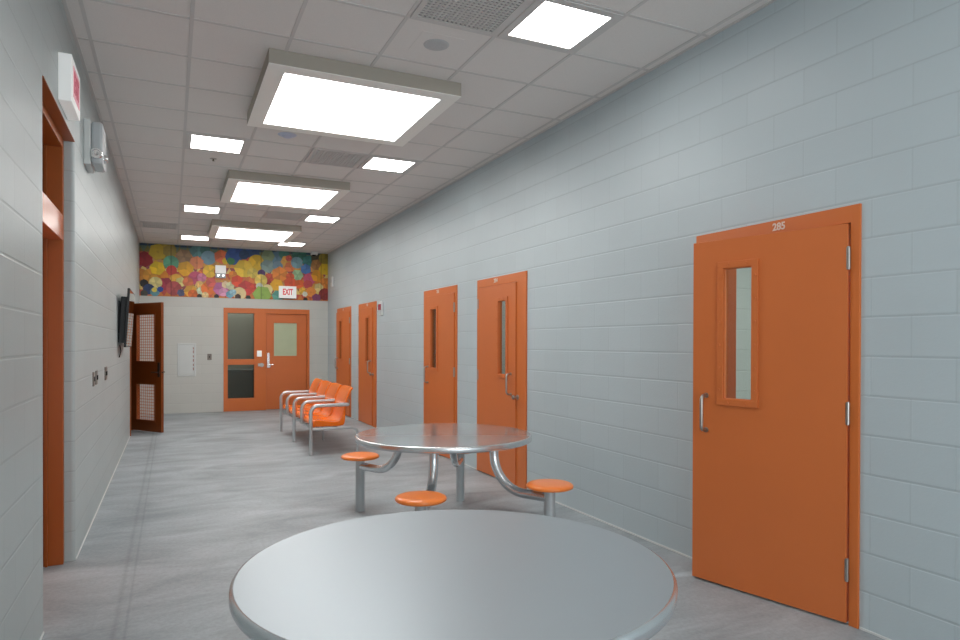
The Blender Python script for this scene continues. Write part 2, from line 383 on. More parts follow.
# ------------------------------------------------------------------ cell doors
def pull_handle(mb, x, z0, z1, y0, r=.0085, out=.055):
    """D pull on a leaf in leaf space: x along the leaf, y outward"""
    ey = Vector((0, 1, 0)); ez = Vector((0, 0, 1)); R = .03
    p = [Vector((x, y0-.003, z1))]
    p += arc((x, y0+out-R, z1-R), R, PI/2, 0, 6, ey, ez)
    p += arc((x, y0+out-R, z0+R), R, 0, -PI/2, 6, ey, ez)
    p += [Vector((x, y0-.003, z0))]
    mb.tube(p, r, 12)
    for z in (z0, z1): mb.tube([(x, y0-.001, z), (x, y0+.006, z)], .016, 14)
for i, (y0, y1, side, ang, num) in enumerate(DOORS):
    yc = (y0+y1)/2
    others = ['open slightly ajar and nearest the camera, number 285 above it', 'closed behind the far side of the round table', 'standing between the closed door by the table and the wall bench', 'closed behind the row of orange seats', 'farthest along the right wall, nearest the mural']
    d = thing('door_%d' % (i+1), (XR, yc, 0), 'orange steel cell door with narrow window, '+others[i], 'door', 'orange cell doors along the right wall', 'structure')
    s = 1 if side == 'near' else -1          # leaf runs +y from hinge when near
    hj, lj = .052, .200                      # face widths of hinge and latch jambs
    xf = XR-.014
    if s > 0: ja, jb = (y0, y0+hj), (y1-lj, y1)
    else: ja, jb = (y0, y0+lj), (y1-hj, y1)
    fr = MB(); b = .0025
    zt = FH-.092
    xd_ = XR+.15
    fr.box(xf, xd_, ja[0], ja[1], 0, FH, b); fr.box(xf, xd_, jb[0], jb[1], 0, FH, b)
    fr.box(xf+.0004, xd_, ja[1]-.004, jb[0]+.004, zt, FH-.0004, b)
    for a_, b_ in ((ja[1]-.002, ja[1]+.010), (jb[0]-.010, jb[0]+.002)): fr.box(XR+.038, XR+.085, a_, b_, 0, zt, 0)
    fr.box(XR+.038, XR+.085, ja[1], jb[0], zt-.016, zt, 0)
    f = obj('frame', fr, M_frame, d, weld=False)
    # leaf in its own space: x from hinge, y outward, z up
    lw = (jb[0]-ja[1])-.010; lt = .045; lh = zt-.005
    hy = ja[1]+.006 if s > 0 else jb[0]-.006
    wx0, wx1, wz0, wz1 = .520, .712, 1.145, 1.950
    lm = MB(); zb = .012
    lm.box(0, wx0, -lt, 0, zb, lh, .0015); lm.box(wx1, lw, -lt, 0, zb, lh, .0015)
    lm.box(wx0-.002, wx1+.002, -lt, -.0002, zb, wz0); lm.box(wx0-.002, wx1+.002, -lt, -.0002, wz1, lh)
    leaf = obj('leaf', lm, M_door, d, local=True, weld=False)
    leaf.location = (-.026, hy-yc, 0)
    # local x -> world +y*s ; local y(outward) -> world -x ; mirrored when s<0
    a = math.radians(ang)
    Mx = Matrix(((-math.sin(a), -math.cos(a), 0), (math.cos(a), -math.sin(a), 0), (0, 0, 1)))
    leaf.rotation_euler = Mx.to_euler()
    if s < 0: leaf.scale = (-1, 1, 1)        # handed leaf
    vf = MB(); fl = .034; pr = .012
    vf.box(wx0-fl, wx1+fl, .0002, pr, wz1-.006, wz1+fl, .002); vf.box(wx0-fl, wx1+fl, .0002, pr, wz0-fl, wz0+.006, .002)
    vf.box(wx0-fl, wx0+.006, .0002, pr-.0004, wz0, wz1, .002); vf.box(wx1-.006, wx1+fl, .0002, pr-.0004, wz0, wz1, .002)
    # deeper stop around the pane
    vf.box(wx0, wx1, -.030, 0, wz1-.010, wz1); vf.box(wx0, wx1, -.030, 0, wz0, wz0+.010)
    vf.box(wx0, wx0+.010, -.030, 0, wz0, wz1); vf.box(wx1-.010, wx1, -.030, 0, wz0, wz1)
    for z in [wz0+.06+k*(wz1-wz0-.12)/5 for k in range(6)]:
        for xx in (wx0-fl/2, wx1+fl/2): vf.tube([(xx, pr-.001, z), (xx, pr+.005, z)], .0075, 10)
    for xx in (wx0+.04, wx1-.04):
        for z in (wz0-fl/2, wz1+fl/2): vf.tube([(xx, pr-.001, z), (xx, pr+.005, z)], .0075, 10)
    obj('window_frame', vf, M_door, leaf, local=True, weld=False)
    g = MB(); g.box(wx0+.008, wx1-.008, -.022, -.016, wz0+.008, wz1-.008); obj('glass', g, M_glass, leaf, local=True)
    hm = MB(); pull_handle(hm, lw-(.095 if i in (0, 1, 3) else .115), .950, 1.165, 0, r=.0105); obj('pull_handle', hm, M_satin, leaf, local=True)
    for z in (1.94, 1.12, .293):
        hn = MB(); yy = ja[1]+.004 if s > 0 else jb[0]-.004; xx = xf-.008
        for q in range(5): hn.tube([(xx, yy, z-.056+q*.0225), (xx, yy, z-.056+q*.0225+.022)], .011, 14)
        hn.tube([(xx, yy, z+.0565), (xx, yy, z+.061)], .0085, 12); hn.tube([(xx, yy, z-.061), (xx, yy, z-.0565)], .0085, 12)
        obj('hinge', hn, M_satin, d)
    if s < 0:
        kb = MB(); yk = ja[1]-.03
        kb.lathe([(0, 0), (.026, 0), (.026, .008), (.012, .012), (.012, .035), (.022, .045), (.024, .055), (.018, .066), (0, .068)], 20,
                 M=Matrix.Translation((xf, yk, .93)) @ Matrix.Rotation(-PI/2, 4, 'Y'))
        obj('lock_knob', kb, M_satin, d)
    # number on the head of the frame
    hx = {0: 2.765, 1: 6.50, 2: 8.24, 3: 11.75, 4: 13.6}[i]
    Mt = Matrix.Translation((xf-.0015-XR, hx-yc, FH-.042)) @ Matrix(((0, 0, -1, 0), (-1, 0, 0, 0), (0, 1, 0, 0), (0, 0, 0, 1)))
    text_mesh('number', num, .060, M_numeral, f, Mt, bold=.0015)

# ------------------------------------------------------------------ recessed door in the left wall
d = thing('door_6', (XL-.1, (DL0+DL1)/2, 0), 'tall orange door frame with mesh transom recessed in the left wall, below the side-on sign', 'door', kind='structure')
xa, xb = XL-.062, XL-.215
fr = MB()
fr.box(xb, xa, DL0, DL0+.05, 0, DLH-.006, .003); fr.box(xb, xa, DL1-.05, DL1, 0, DLH-.006, .003)
fr.box(xb, xa-.0005, DL0+.045, DL1-.045, DLH-.06, DLH-.0065, .003)
fr.box(xb, XL+.002, DL0, DL1, DLH-.006, DLH, 0)
# stops
for yy in (DL0+.048, DL1-.066): fr.box(XL-.150, XL-.165, yy, yy+.018, 0, DLH-.05)
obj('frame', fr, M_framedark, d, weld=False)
tb = MB(); tb.box(xb, xa-.0003, DL0+.048, DL1-.048, 2.165, 2.335, .003); obj('transom_bar', tb, plain('transom_orange_lit', srgb(205, 112, 68), rough=.25), d)  # bar lightened in colour for the light it reflects
lm = MB(); lm.box(XL-.175, XL-.215, DL0+.055, DL1-.055, .012, 2.16, .002); lf = obj('leaf', lm, M_door, d)
hm = MB(); hm.tube([(XL-.176, DL0+.12, 1.0), (XL-.13, DL0+.12, 1.0), (XL-.125, DL0+.24, 1.0)], .009, 10); obj('lever_handle', hm, M_satin, lf)
gm = MB(); k = 0
z = 2.345
while z < DLH-.06:
    gm.box(XL-.175, XL-.18, DL0+.05, DL1-.05, z, z+.006); z += .04
y = DL0+.06
while y < DL1-.05:
    gm.box(XL-.172, XL-.177, y, y+.006, 2.335, DLH-.06); y += .04
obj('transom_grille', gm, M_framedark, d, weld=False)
gm = MB(); gm.box(XL-.20, XL-.205, DL0+.05, DL1-.05, 2.336, DLH-.06); obj('glass', gm, M_glassdark, d)

# ------------------------------------------------------------------ open mesh door, far left
d = thing('door_7', (XL, (OD0+OD1)/2, 0), 'dark orange door standing open from the left wall, with two wire mesh panels', 'door', kind='structure')
fr = MB(); o = .045
fr.box(XB-.01, XL+.014, OD0, OD0+o, 0, ODH, .002); fr.box(XB-.01, XL+.014, OD1-o, OD1, 0, ODH, .002); fr.box(XB-.01, XL+.0136, OD0+o-.003, OD1-o+.003, ODH-o, ODH-.0004, .002)
obj('frame', fr, M_framedark, d, weld=False)
W_ = .79; th = .045
lm = MB()
c0, c1 = .140, .620; a0, a1, b0, b1 = .20, .79, 1.175, 1.945
for (p, q, r, s_) in ((0, c0, .015, 2.14), (c1, W_, .015, 2.14)): lm.box(p, q, -th/2, th/2, r, s_, .0015)
for (r, s_) in ((.015, a0), (a1, b0), (b1, 2.14)): lm.box(c0-.001, c1+.001, -th/2+.0003, th/2-.0003, r, s_)
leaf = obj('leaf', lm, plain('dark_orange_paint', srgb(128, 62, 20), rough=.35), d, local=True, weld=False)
leaf.location = (.003, OD1-o-.03-(OD0+OD1)/2, 0)
hinge_w = Vector((XL+.003, OD1-o-.03)); 
tip = Vector((-.150, 11.94)); dv = tip-hinge_w
leaf.rotation_euler = (0, 0, math.atan2(dv.y, dv.x))
def mesh_panel(z0, z1, nx, nz):
    g = MB(); w = .006
    for k in range(nx+1):
        x = c0+(c1-c0)*k/nx; g.box(x-w/2, x+w/2, -.004, .004, z0, z1)
    for k in range(nz+1):
        z = z0+(z1-z0)*k/nz; g.box(c0, c1, -.0035, .0035, z-w/2, z+w/2)
    return g
obj('wire_mesh', mesh_panel(b0, b1, 9, 17), M_frame, leaf, local=True, weld=False)
obj('wire_mesh', mesh_panel(a0, a1, 9, 12), M_frame, leaf, local=True, weld=False)
gb = MB()
for (z0, z1) in ((a0, a1), (b0, b1)):
    gb.box(c0-.025, c0, th/2, th/2+.006, z0-.02, z1+.02); gb.box(c1, c1+.025, th/2, th/2+.006, z0-.02, z1+.02)
    gb.box(c0, c1, th/2, th/2+.006, z1, z1+.02); gb.box(c0, c1, th/2, th/2+.006, z0-.02, z0)
    gb.box(c0-.025, c0, -th/2-.006, -th/2, z0-.02, z1+.02); gb.box(c1, c1+.025, -th/2-.006, -th/2, z0-.02, z1+.02)
    gb.box(c0, c1, -th/2-.006, -th/2, z1, z1+.02); gb.box(c0, c1, -th/2-.006, -th/2, z0-.02, z0)
obj('panel_bead', gb, leaf.data.materials[0], leaf, local=True, weld=False)
hm = MB()
for sg in (-1, 1):
    hm.box(W_-.085, W_-.035, sg*th/2, sg*(th/2+.012), .92, 1.16, .003)
    hm.tube([(W_-.06, sg*(th/2+.01), 1.0), (W_-.06, sg*(th/2+.055), 1.0), (W_-.17, sg*(th/2+.06), 1.0)], .009, 10)
hm.box(W_-.001, W_+.012, -.009, .009, .985, 1.01, .002)
obj('lever_lock', hm, plain('dark_lock_steel', srgb(70, 60, 55), rough=.35, metal=.6), leaf, local=True)
for z in (1.95, 1.1, .28):
    hn = MB(); hn.tube([(XL+.032, OD1-o-.005, z-.055), (XL+.032, OD1-o-.005, z+.055)], .011, 12); obj('hinge', hn, M_satin, d)

# ------------------------------------------------------------------ double unit in the back wall
d = thing('door_8', ((BD0+BD1)/2, YB, 0), 'orange double-width door unit in the back wall with dark glazed sidelight and pale window', 'door', kind='structure')
fr = MB(); F0, F1 = YB-.012, YB+.15; b = .003
fr.box(BD0, BD0+.085, F0, F1, 0, BDH, b); fr.box(BD1-.055, BD1, F0, F1, 0, BDH, b)
fr.box(BD0+.08, BD1-.05, F0+.0004, F1, BDH-.11, BDH-.0004, b)
fr.box(1.645, 1.895, F0+.0004, F1, 0, BDH-.1, b)
fr.box(BD0+.08, 1.65, F0+.0006, F1, 1.005, 1.125, b); fr.box(BD0+.08, 1.65, F0+.0006, F1, 0, .275, b)
obj('frame', fr, M_frame, d, weld=False)
for (z0, z1) in ((1.12, 2.13), (.27, 1.01)):
    g = MB(); g.box(BD0+.084, 1.646, YB+.04, YB+.046, z0, z1); obj('sidelight_glass', g, M_glassdark, d)
lm = MB(); l0, l1 = 1.900, BD1-.060; w0, w1, wz0, wz1 = 2.061, 2.560, 1.19, 1.925
lm.box(l0, w0, YB+.020, YB+.065, .01, BDH-.115, .002); lm.box(w1, l1, YB+.020, YB+.065, .01, BDH-.115, .002)
lm.box(w0-.001, w1+.001, YB+.0203, YB+.0647, .01, wz0); lm.box(w0-.001, w1+.001, YB+.0203, YB+.0647, wz1, BDH-.115)
for (p, q, r, s_) in ((w0-.02, w1+.02, wz1, wz1+.02), (w0-.02, w1+.02, wz0-.02, wz0), (w0-.02, w0, wz0, wz1), (w1, w1+.02, wz0, wz1)): lm.box(p, q, YB+.014, YB+.020, r, s_)
leaf = obj('leaf', lm, M_door, d, weld=False)
g = MB(); g.box(w0, w1, YB+.036, YB+.042, wz0, wz1); obj('frosted_glass', g, M_frost, leaf)
hm = MB(); hm.box(1.915, 1.972, YB+.006, YB+.021, .93, 1.26, .004); hm.tube([(1.945, YB+.008, 1.0), (1.945, YB-.04, 1.0), (2.05, YB-.045, 1.0)], .011, 10); hm.box(1.91, 1.99, YB-.012, YB+.012, .94, 1.02, .006)
obj('lever_handle', hm, M_chrome, leaf)
hm = MB(); hm.box(1.70, 1.80, F0-.014, F0+.001, 1.18, 1.31, .004); hm.box(1.735, 1.765, F0-.017, F0-.013, 1.22, 1.27, .002)
obj('card_reader', hm, M_signwhite, d)
hm = MB(); hm.tube([(1.80, F0+.001, .995), (1.80, F0-.02, .995)], .045, 20); hm.tube([(1.80, F0-.018, .995), (1.80, F0-.05, .995)], .018, 16); hm.box(1.72, 1.80, F0-.012, F0, .965, 1.03, .003)
obj('lock_cylinder', hm, M_satin, d)
# vestibule counter with shelf seen through the glass
mb = MB(); mb.box(.6, 2.6, 15.80, 16.12, 0, .84, .01); mb.box(.55, 2.65, 15.75, 16.15, .84, .88, .01)
tag(obj('reception_counter', mb, M_room), 'grey counter dimly seen through the dark glazed sidelight', 'counter')

# ------------------------------------------------------------------ mural
MW, MH = XR-XL, ZC-2.446
def A(x, y, r, c): return (130+x/9.143, 240+y/9.143, r/9.143, c)
def Bz(x, y, r, c): return (225+x/9.143, 240+y/9.143, r/9.143, c)
shapes = [A(125, 180, 70, (150, 25, 35)), A(300, 100, 90, (165, 140, 40)), A(235, 110, 75, (190, 160, 35)), A(330, 100, 55, (150, 130, 50)),
 A(90, 330, 60, (200, 130, 50)), A(250, 345, 75, (215, 130, 30)), A(170, 330, 60, (215, 150, 50)), A(455, 150, 68, (150, 115, 75)), A(565, 100, 60, (80, 130, 130)), A(640, 90, 45, (60, 105, 100)), A(670, 160, 66, (115, 150, 165)),
 A(345, 210, 66, (90, 160, 125)), A(230, 262, 63, (235, 195, 25)), A(350, 280, 45, (200, 60, 50)), A(565, 210, 62, (225, 135, 85)), A(470, 265, 70, (232, 170, 20)), A(620, 310, 45, (225, 120, 60)),
 A(680, 285, 60, (235, 190, 55)), A(555, 350, 62, (200, 85, 115)), A(610, 345, 40, (205, 120, 150)), A(785, 150, 66, (215, 110, 65)), A(820, 190, 30, (220, 190, 40)), A(895, 150, 75, (50, 90, 150)), A(870, 190, 35, (60, 130, 80)),
 A(760, 290, 40, (195, 95, 45)), A(390, 370, 55, (235, 175, 60)), A(430, 390, 46, (225, 210, 130)), A(300, 410, 60, (165, 50, 70)), A(215, 400, 55, (220, 205, 135)), A(120, 405, 35, (35, 30, 30)), A(160, 460, 48, (40, 60, 105)), A(210, 485, 40, (90, 140, 150)), A(255, 460, 26, (35, 70, 150)), A(205, 465, 22, (230, 210, 90)),
 A(370, 450, 66, (185, 80, 80)), A(430, 490, 34, (85, 90, 125)), A(490, 390, 45, (225, 120, 75)), A(515, 475, 58, (235, 170, 55)), A(530, 500, 40, (225, 110, 40)), A(590, 410, 35, (235, 190, 110)), A(600, 470, 36, (205, 215, 180)), A(590, 520, 22, (40, 35, 30)), A(665, 450, 62, (226, 115, 45)), A(640, 510, 30, (230, 200, 140)), A(690, 390, 45, (210, 95, 85)),
 A(780, 450, 68, (190, 105, 155)), A(800, 480, 40, (215, 150, 185)), A(820, 410, 34, (225, 200, 160)), A(862, 420, 38, (205, 205, 165)), A(860, 500, 36, (105, 165, 190)), A(740, 520, 22, (35, 35, 40)), A(120, 500, 30, (70, 70, 60)),
 Bz(50, 110, 70, (50, 85, 150)), Bz(200, 100, 70, (45, 75, 120)), Bz(120, 130, 45, (45, 70, 105)), Bz(240, 205, 80, (220, 180, 40)), Bz(120, 260, 88, (230, 195, 60)), Bz(20, 320, 40, (220, 130, 40)), Bz(200, 300, 50, (215, 190, 80)),
 Bz(430, 160, 70, (90, 130, 150)), Bz(345, 140, 62, (125, 145, 105)), Bz(340, 235, 66, (130, 155, 150)), Bz(440, 230, 50, (110, 140, 155)), Bz(500, 120, 50, (60, 120, 105)), Bz(530, 190, 60, (225, 165, 60)), Bz(555, 240, 50, (228, 120, 60)), Bz(545, 160, 30, (215, 90, 70)),
 Bz(650, 120, 70, (50, 105, 90)), Bz(625, 200, 58, (120, 160, 170)), Bz(740, 190, 60, (60, 125, 120)), Bz(715, 260, 52, (75, 120, 180)), Bz(820, 160, 55, (80, 75, 50)), Bz(820, 220, 55, (165, 115, 60)), Bz(750, 350, 58, (200, 85, 115)), Bz(830, 320, 62, (220, 150, 30)), Bz(630, 315, 56, (155, 190, 145)),
 Bz(905, 160, 60, (150, 130, 40)), Bz(905, 260, 60, (220, 180, 25)), Bz(285, 300, 36, (85, 50, 105)), Bz(360, 350, 55, (205, 80, 50)), Bz(345, 385, 30, (165, 40, 50)), Bz(460, 310, 76, (235, 140, 50)), Bz(560, 330, 40, (215, 90, 50)), Bz(430, 410, 62, (240, 180, 35)),
 Bz(60, 375, 56, (222, 75, 40)), Bz(160, 390, 60, (220, 120, 60)), Bz(140, 440, 72, (200, 60, 55)), Bz(220, 440, 45, (205, 70, 50)), Bz(280, 365, 58, (232, 205, 95)), Bz(265, 420, 32, (200, 205, 185)), Bz(340, 450, 50, (232, 215, 150)), Bz(290, 500, 85, (150, 185, 85)), Bz(440, 510, 56, (95, 165, 150)),
 Bz(560, 390, 60, (215, 85, 45)), Bz(650, 400, 45, (220, 100, 45)), Bz(735, 400, 45, (195, 75, 75)), Bz(905, 390, 55, (225, 135, 50)), Bz(845, 430, 46, (222, 200, 130)), Bz(765, 470, 50, (228, 140, 60)), Bz(905, 490, 60, (150, 50, 45)), Bz(820, 525, 44, (130, 65, 105)),
 Bz(680, 460, 36, (225, 175, 60)), Bz(705, 490, 26, (210, 210, 190)), Bz(710, 540, 22, (40, 35, 30)), Bz(80, 490, 60, (226, 205, 150)), Bz(65, 522, 28, (70, 45, 40)), Bz(160, 528, 24, (30, 55, 50)), Bz(20, 480, 30, (150, 190, 205))]
def px2m(px, py):
    tp = 243.0+.053*(px-139); bt = 297.0+.018*(px-139)
    u = (px-139)/188.5; v = (py-tp)/(bt-tp); return u*MW, (1-v)*MH
S2 = []
rr = random.Random(3)
for (px, py, r, c) in shapes:
    x, y = px2m(px, py); S2.append((x, y, r/188.5*MW*1.02, c, rr.random()*2, rr.choice((6, 4, 3, 0)), rr.random() < .55))
seams = [px2m(130+568/9.143, 270)[0], px2m(225+280/9.143, 270)[0], px2m(225+578/9.143, 270)[0], px2m(225+868/9.143, 270)[0], px2m(130+345/9.143, 270)[0]]
def mural_color(x, y):
    seam = sum(1 for s in seams if x > s)
    col = None
    hx = x/.15; hy = y/.13
    tri = (math.floor(hx+hy*.5)*7+math.floor(hy)*13+math.floor(hx-hy*.5)*5) % 6
    pal = [(205, 120, 50), (190, 80, 60), (222, 195, 110), (150, 75, 80), (215, 150, 60), (190, 140, 80)]
    palt = [(50, 90, 95), (60, 110, 100), (120, 110, 50), (90, 110, 90), (40, 70, 90), (95, 90, 60)]
    col = (palt if y > MH*.84 else pal)[tri]
    for (cx, cy, r, c, ph, ns, hexa) in S2:
        dx, dy = x-cx, y-cy; dd = math.hypot(dx, dy); rm = r
        if hexa:
            aa = (math.atan2(dy, dx)+ph) % (PI/3)-PI/6; rm = r*1.06*math.cos(PI/6)/math.cos(aa)
        if dd < rm:
            k = 1.0; col = c
            if ns:
                w = int(((math.atan2(dy, dx)+ph) % (2*PI))/(2*PI)*ns); k = (1.0, .92, 1.06, .96, 1.03, .90, 1.08, .97)[w % 8]
            if ns and (w*7+int(cx*40)) % 5 == 0: col = tuple(.62*q+.38*e_ for q, e_ in zip(col, (225, 205, 150)))
            elif ns and (w*5+int(cy*60)) % 7 == 0: col = tuple(.7*q+.3*e_ for q, e_ in zip(col, (190, 70, 60)))
            if dd < r*.16: k *= .92
            elif dd > rm*.95: k *= .93
            col = tuple(min(255, q*k) for q in c)
    k = (1.0, .96, 1.03, .97, 1.02, .98)[seam]
    if min(abs(x-s) for s in seams) < .006: k *= .75
    return [q*k*.97 for q in col]
NX, NZ = 420, 118
vs = []; fs = []
for j in range(NZ+1):
    for i in range(NX+1): vs.append((MW*i/NX, 0, MH*j/NZ))
for j in range(NZ):
    for i in range(NX): a = j*(NX+1)+i; fs.append((a, a+1, a+NX+2, a+NX+1))
o_ = len(vs); t_ = .008
vs += [(0, t_, 0), (MW, t_, 0), (MW, t_, MH), (0, t_, MH)]
c_ = (0, NX, NZ*(NX+1)+NX, NZ*(NX+1))
fs += [(c_[0], o_, o_+1, c_[1]), (c_[2], o_+2, o_+3, c_[3]), (o_, o_+3, o_+2, o_+1)]
me = bpy.data.meshes.new('mural'); me.from_pydata(vs, [], fs)
ca = me.color_attributes.new('paint', 'FLOAT_COLOR', 'CORNER')
for p in me.polygons:
    c = p.center; q = mural_color(c.x, c.z); cc = srgb(*q)
    for li in p.loop_indices: ca.data[li].color = cc
m, nt, b = newmat('mural_paint'); at = N(nt, 'ShaderNodeVertexColor', layer_name='paint')
ns = N(nt, 'ShaderNodeTexNoise', Scale=9.0, Detail=5.0); tc = N(nt, 'ShaderNodeTexCoord'); nt.links.new(tc.outputs['Object'], ns.inputs['Vector'])
mr = N(nt, 'ShaderNodeMapRange'); mr.inputs['To Min'].default_value = .8; mr.inputs['To Max'].default_value = 1.2; nt.links.new(ns.outputs['Fac'], mr.inputs['Value'])
mx = N(nt, 'ShaderNodeMix', data_type='RGBA', blend_type='MULTIPLY'); mx.inputs['Factor'].default_value = 1
nt.links.new(at.outputs['Color'], mx.inputs['A']); nt.links.new(mr.outputs[0], mx.inputs['B']); nt.links.new(mx.outputs['Result'], b.inputs['Base Color']); b.inputs['Roughness'].default_value = .45
me.materials.append(m)
mu = bpy.data.objects.new('mural', me); COL.objects.link(mu); mu.location = (XL+.003, YB-.0085, 2.446-.003); mu.scale = (.9985, 1, .995)
tag(mu, 'colourful abstract mural of overlapping circles and facets across the top of the back wall', 'mural')

# ------------------------------------------------------------------ ceiling fixtures
def big_light(cy, label):
    cx = GX+3*T; h = .725; r = .600; z1 = ZC-.108
    t = thing('ceiling_light_box', (cx, cy, ZC), label, 'ceiling light', 'large boxed ceiling lights')
    m = MB()
    for (a, b_, c, d_) in ((cx-h, cx-r, cy-h, cy+h), (cx+r, cx+h, cy-h, cy+h), (cx-r, cx+r, cy-h, cy-r), (cx-r, cx+r, cy+r, cy+h)):
        m.box(a, b_, c, d_, z1+.004, ZC-.0005)
    m.box(cx-r, cx+r, cy-r, cy+r, z1+.03, z1+.04)
    obj('housing', m, M_sideshade, t, weld=False)
    m = MB()
    for (a, b_, c, d_) in ((cx-h-.001, cx-r, cy-h-.001, cy+h+.001), (cx+r, cx+h+.001, cy-h-.001, cy+h+.001), (cx-r, cx+r, cy-h-.001, cy-r), (cx-r, cx+r, cy+r, cy+h+.001)):
        m.box(a, b_, c, d_, z1, z1+.005)
    obj('lower_flange', m, M_underlit, t, weld=False)
    m = MB(); m.box(cx-r, cx+r, cy-r, cy+r, z1+.004, z1+.010); obj('diffuser', m, M_light, t)
    return t
big_light(5.485, 'large boxed square ceiling light nearest the camera, glowing white')
big_light(9.03, 'large boxed square ceiling light, middle of the three glowing white')
big_light(12.48, 'large boxed square ceiling light farthest away, closest to the mural')
def small_light(i, j, label):
    x0 = GX+i*T+.013; y0 = GY+j*T+.013; x1 = x0+T-.026; y1 = y0+T-.026; z = ZC-.004; e = .053
    t = thing('troffer_light', ((x0+x1)/2, (y0+y1)/2, ZC), label, 'ceiling light', 'small recessed square ceiling lights')
    m = MB()
    for (a, b_, c, d_) in ((x0, x0+e, y0, y1), (x1-e, x1, y0, y1), (x0+e, x1-e, y0, y0+e), (x0+e, x1-e, y1-e, y1)): m.box(a, b_, c, d_, z-.006, ZC+.002, .001)
    obj('frame', m, M_grid, t, weld=False)
    m = MB(); m.box(x0+e, x1-e, y0+e, y1-e, z-.002, z+.002); obj('diffuser', m, M_light, t)
small_light(4, 0, 'small recessed square light beside the near air grille, top of the ceiling')
small_light(1, 6, 'small recessed light on the left, just before the middle boxed light')
small_light(4, 6, 'small recessed light right of the second air grille')
small_light(1, 12, 'small recessed light on the left between the middle and farthest boxed lights')
small_light(4, 12, 'small recessed light on the right beside the third air grille')
small_light(1, 17, 'small recessed light on the left next to the mural')
small_light(4, 17, 'small recessed light on the right next to the mural')

def vent(i, j, label, cells=17):
    x0 = GX+i*T+.013; y0 = GY+j*T+.013; x1 = x0+T-.026; y1 = y0+T-.026; e = .035; z = ZC-.004
    t = thing('air_grille', ((x0+x1)/2, (y0+y1)/2, ZC), label, 'air vent', 'square egg-crate air grilles in the ceiling')
    m = MB()
    for (a, b_, c, d_) in ((x0, x0+e, y0, y1), (x1-e, x1, y0, y1), (x0+e, x1-e, y0, y0+e), (x0+e, x1-e, y1-e, y1)): m.box(a, b_, c, d_, z-.008, ZC+.002, .001)
    obj('frame', m, M_grid, t, weld=False)
    m = MB(); w = T-.026-2*e; x0 += e; y0 += e
    for k in range(1, cells):
        p = x0+w*k/cells; m.box(p-.0055, p+.0055, y0, y0+w, z-.006, ZC-.0012)
        p = y0+w*k/cells; m.box(x0, x0+w, p-.0055, p+.0055, z-.0055, ZC-.001)
    obj('louver_grid', m, M_grid, t, weld=False)
    m = MB(); m.box(x0, x0+w, y0, y0+w, ZC-.0009, ZC-.0002); obj('backing', m, M_dark, t)
vent(3, 0, 'square air grille nearest the camera, at the top edge beside a small light')
vent(3, 6, 'square air grille between the near and middle boxed lights')
vent(3, 12, 'square air grille between the middle and farthest boxed lights', 16)
vent(0, 15, 'dark air grille in the far left corner of the ceiling by the mural', 16)

m = MB(); c = (GX+3.5*T, GY+1.5*T-.02)
m.lathe([(0, -.008), (.075, -.008), (.085, -.006), (.09, 0)], 40, c=(c[0], c[1], ZC))
t = thing('ceiling_speaker', (c[0], c[1], ZC), 'round grey perforated speaker flush in a ceiling tile by the near grille', 'speaker')
obj('speaker_grille', m, plain('speaker_mesh', srgb(190, 190, 190), rough=.7, noise=.2, scale=150), t)
m = MB(); m.box(c[0]-.15, c[0]+.15, c[1]-.15, c[1]+.15, ZC-.002, ZC); obj('mounting_plate', m, M_tile, t)
m = MB(); c = (GX+2.5*T, GY+5.5*T)
t = thing('smoke_detector', (c[0], c[1], ZC), 'low round bluish detector on the ceiling behind the near boxed light', 'detector')
m.lathe([(.0, -.012), (.055, -.012), (.085, -.004), (.09, 0)], 36, c=(c[0], c[1], ZC)); obj('base', m, M_lens, t)
m = MB(); m.lathe([(0, -.030), (.03, -.028), (.05, -.018), (.052, -.01)], 30, c=(c[0], c[1], ZC)); obj('dome', m, M_lens, t)
m = MB(); c = (GX+1.5*T, GY+7.5*T)
t = thing('sprinkler_head', (c[0], c[1], ZC), 'tiny recessed sprinkler head in the ceiling beyond the left small light', 'sprinkler')
m.lathe([(0, -.004), (.03, -.004), (.038, 0)], 24, c=(c[0], c[1], ZC)); obj('escutcheon', m, M_satin, t)
m = MB(); m.tube([(c[0], c[1], ZC-.003), (c[0], c[1], ZC-.022)], .006, 10); m.tube([(c[0], c[1], ZC-.022), (c[0], c[1], ZC-.025)], .014, 14); obj('deflector', m, plain('dark_brass', srgb(90, 80, 60), metal=.6, rough=.4), t)
c = (2.90, 14.95)
t = thing('ceiling_camera', (c[0], c[1], ZC), 'small white box camera under the ceiling at the right end of the mural', 'camera')
m = MB(); m.box(c[0]-.07, c[0]+.07, c[1]-.06, c[1]+.06, ZC-.075, ZC-.004, .008); obj('housing', m, M_white, t)
m = MB(); m.lathe([(0, -.105), (.03, -.1), (.045, -.085), (.05, -.07)], 24, c=(c[0], c[1], ZC)); obj('lens_dome', m, M_dark, t)

# ------------------------------------------------------------------ wall items, back wall
x0, x1, z0, z1 = .850, 1.062, 2.865, 3.135
t = thing('emergency_light', ((x0+x1)/2, YB, z0), 'white boxed emergency light with grey lamps, mounted on the mural', 'emergency light')
m = MB(); m.box(x0, x1, YB-.075, YB-.008, z0+.10, z1, .008); obj('housing', m, M_signwhite, t)
m = MB(); m.box(x0+.005, x1-.005, YB-.060, YB-.008, z0, z0+.10, .006); obj('lamp_bay', m, M_grey, t)
for xx in (x0+.055, x1-.055):
    m = MB(); m.lathe([(0, .03), (.03, .025), (.036, 0), (.03, -.02)], 20, M=Matrix.Translation((xx, YB-.062, z0+.05)) @ Matrix.Rotation(PI/2, 4, 'X')); obj('lamp', m, M_chrome, t)
x0, x1, z0, z1 = 2.160, 2.535, 2.475, 2.745
t = thing('exit_sign', ((x0+x1)/2, YB, z0), 'white exit sign with red EXIT letters over the back doors, at the mural edge', 'sign')
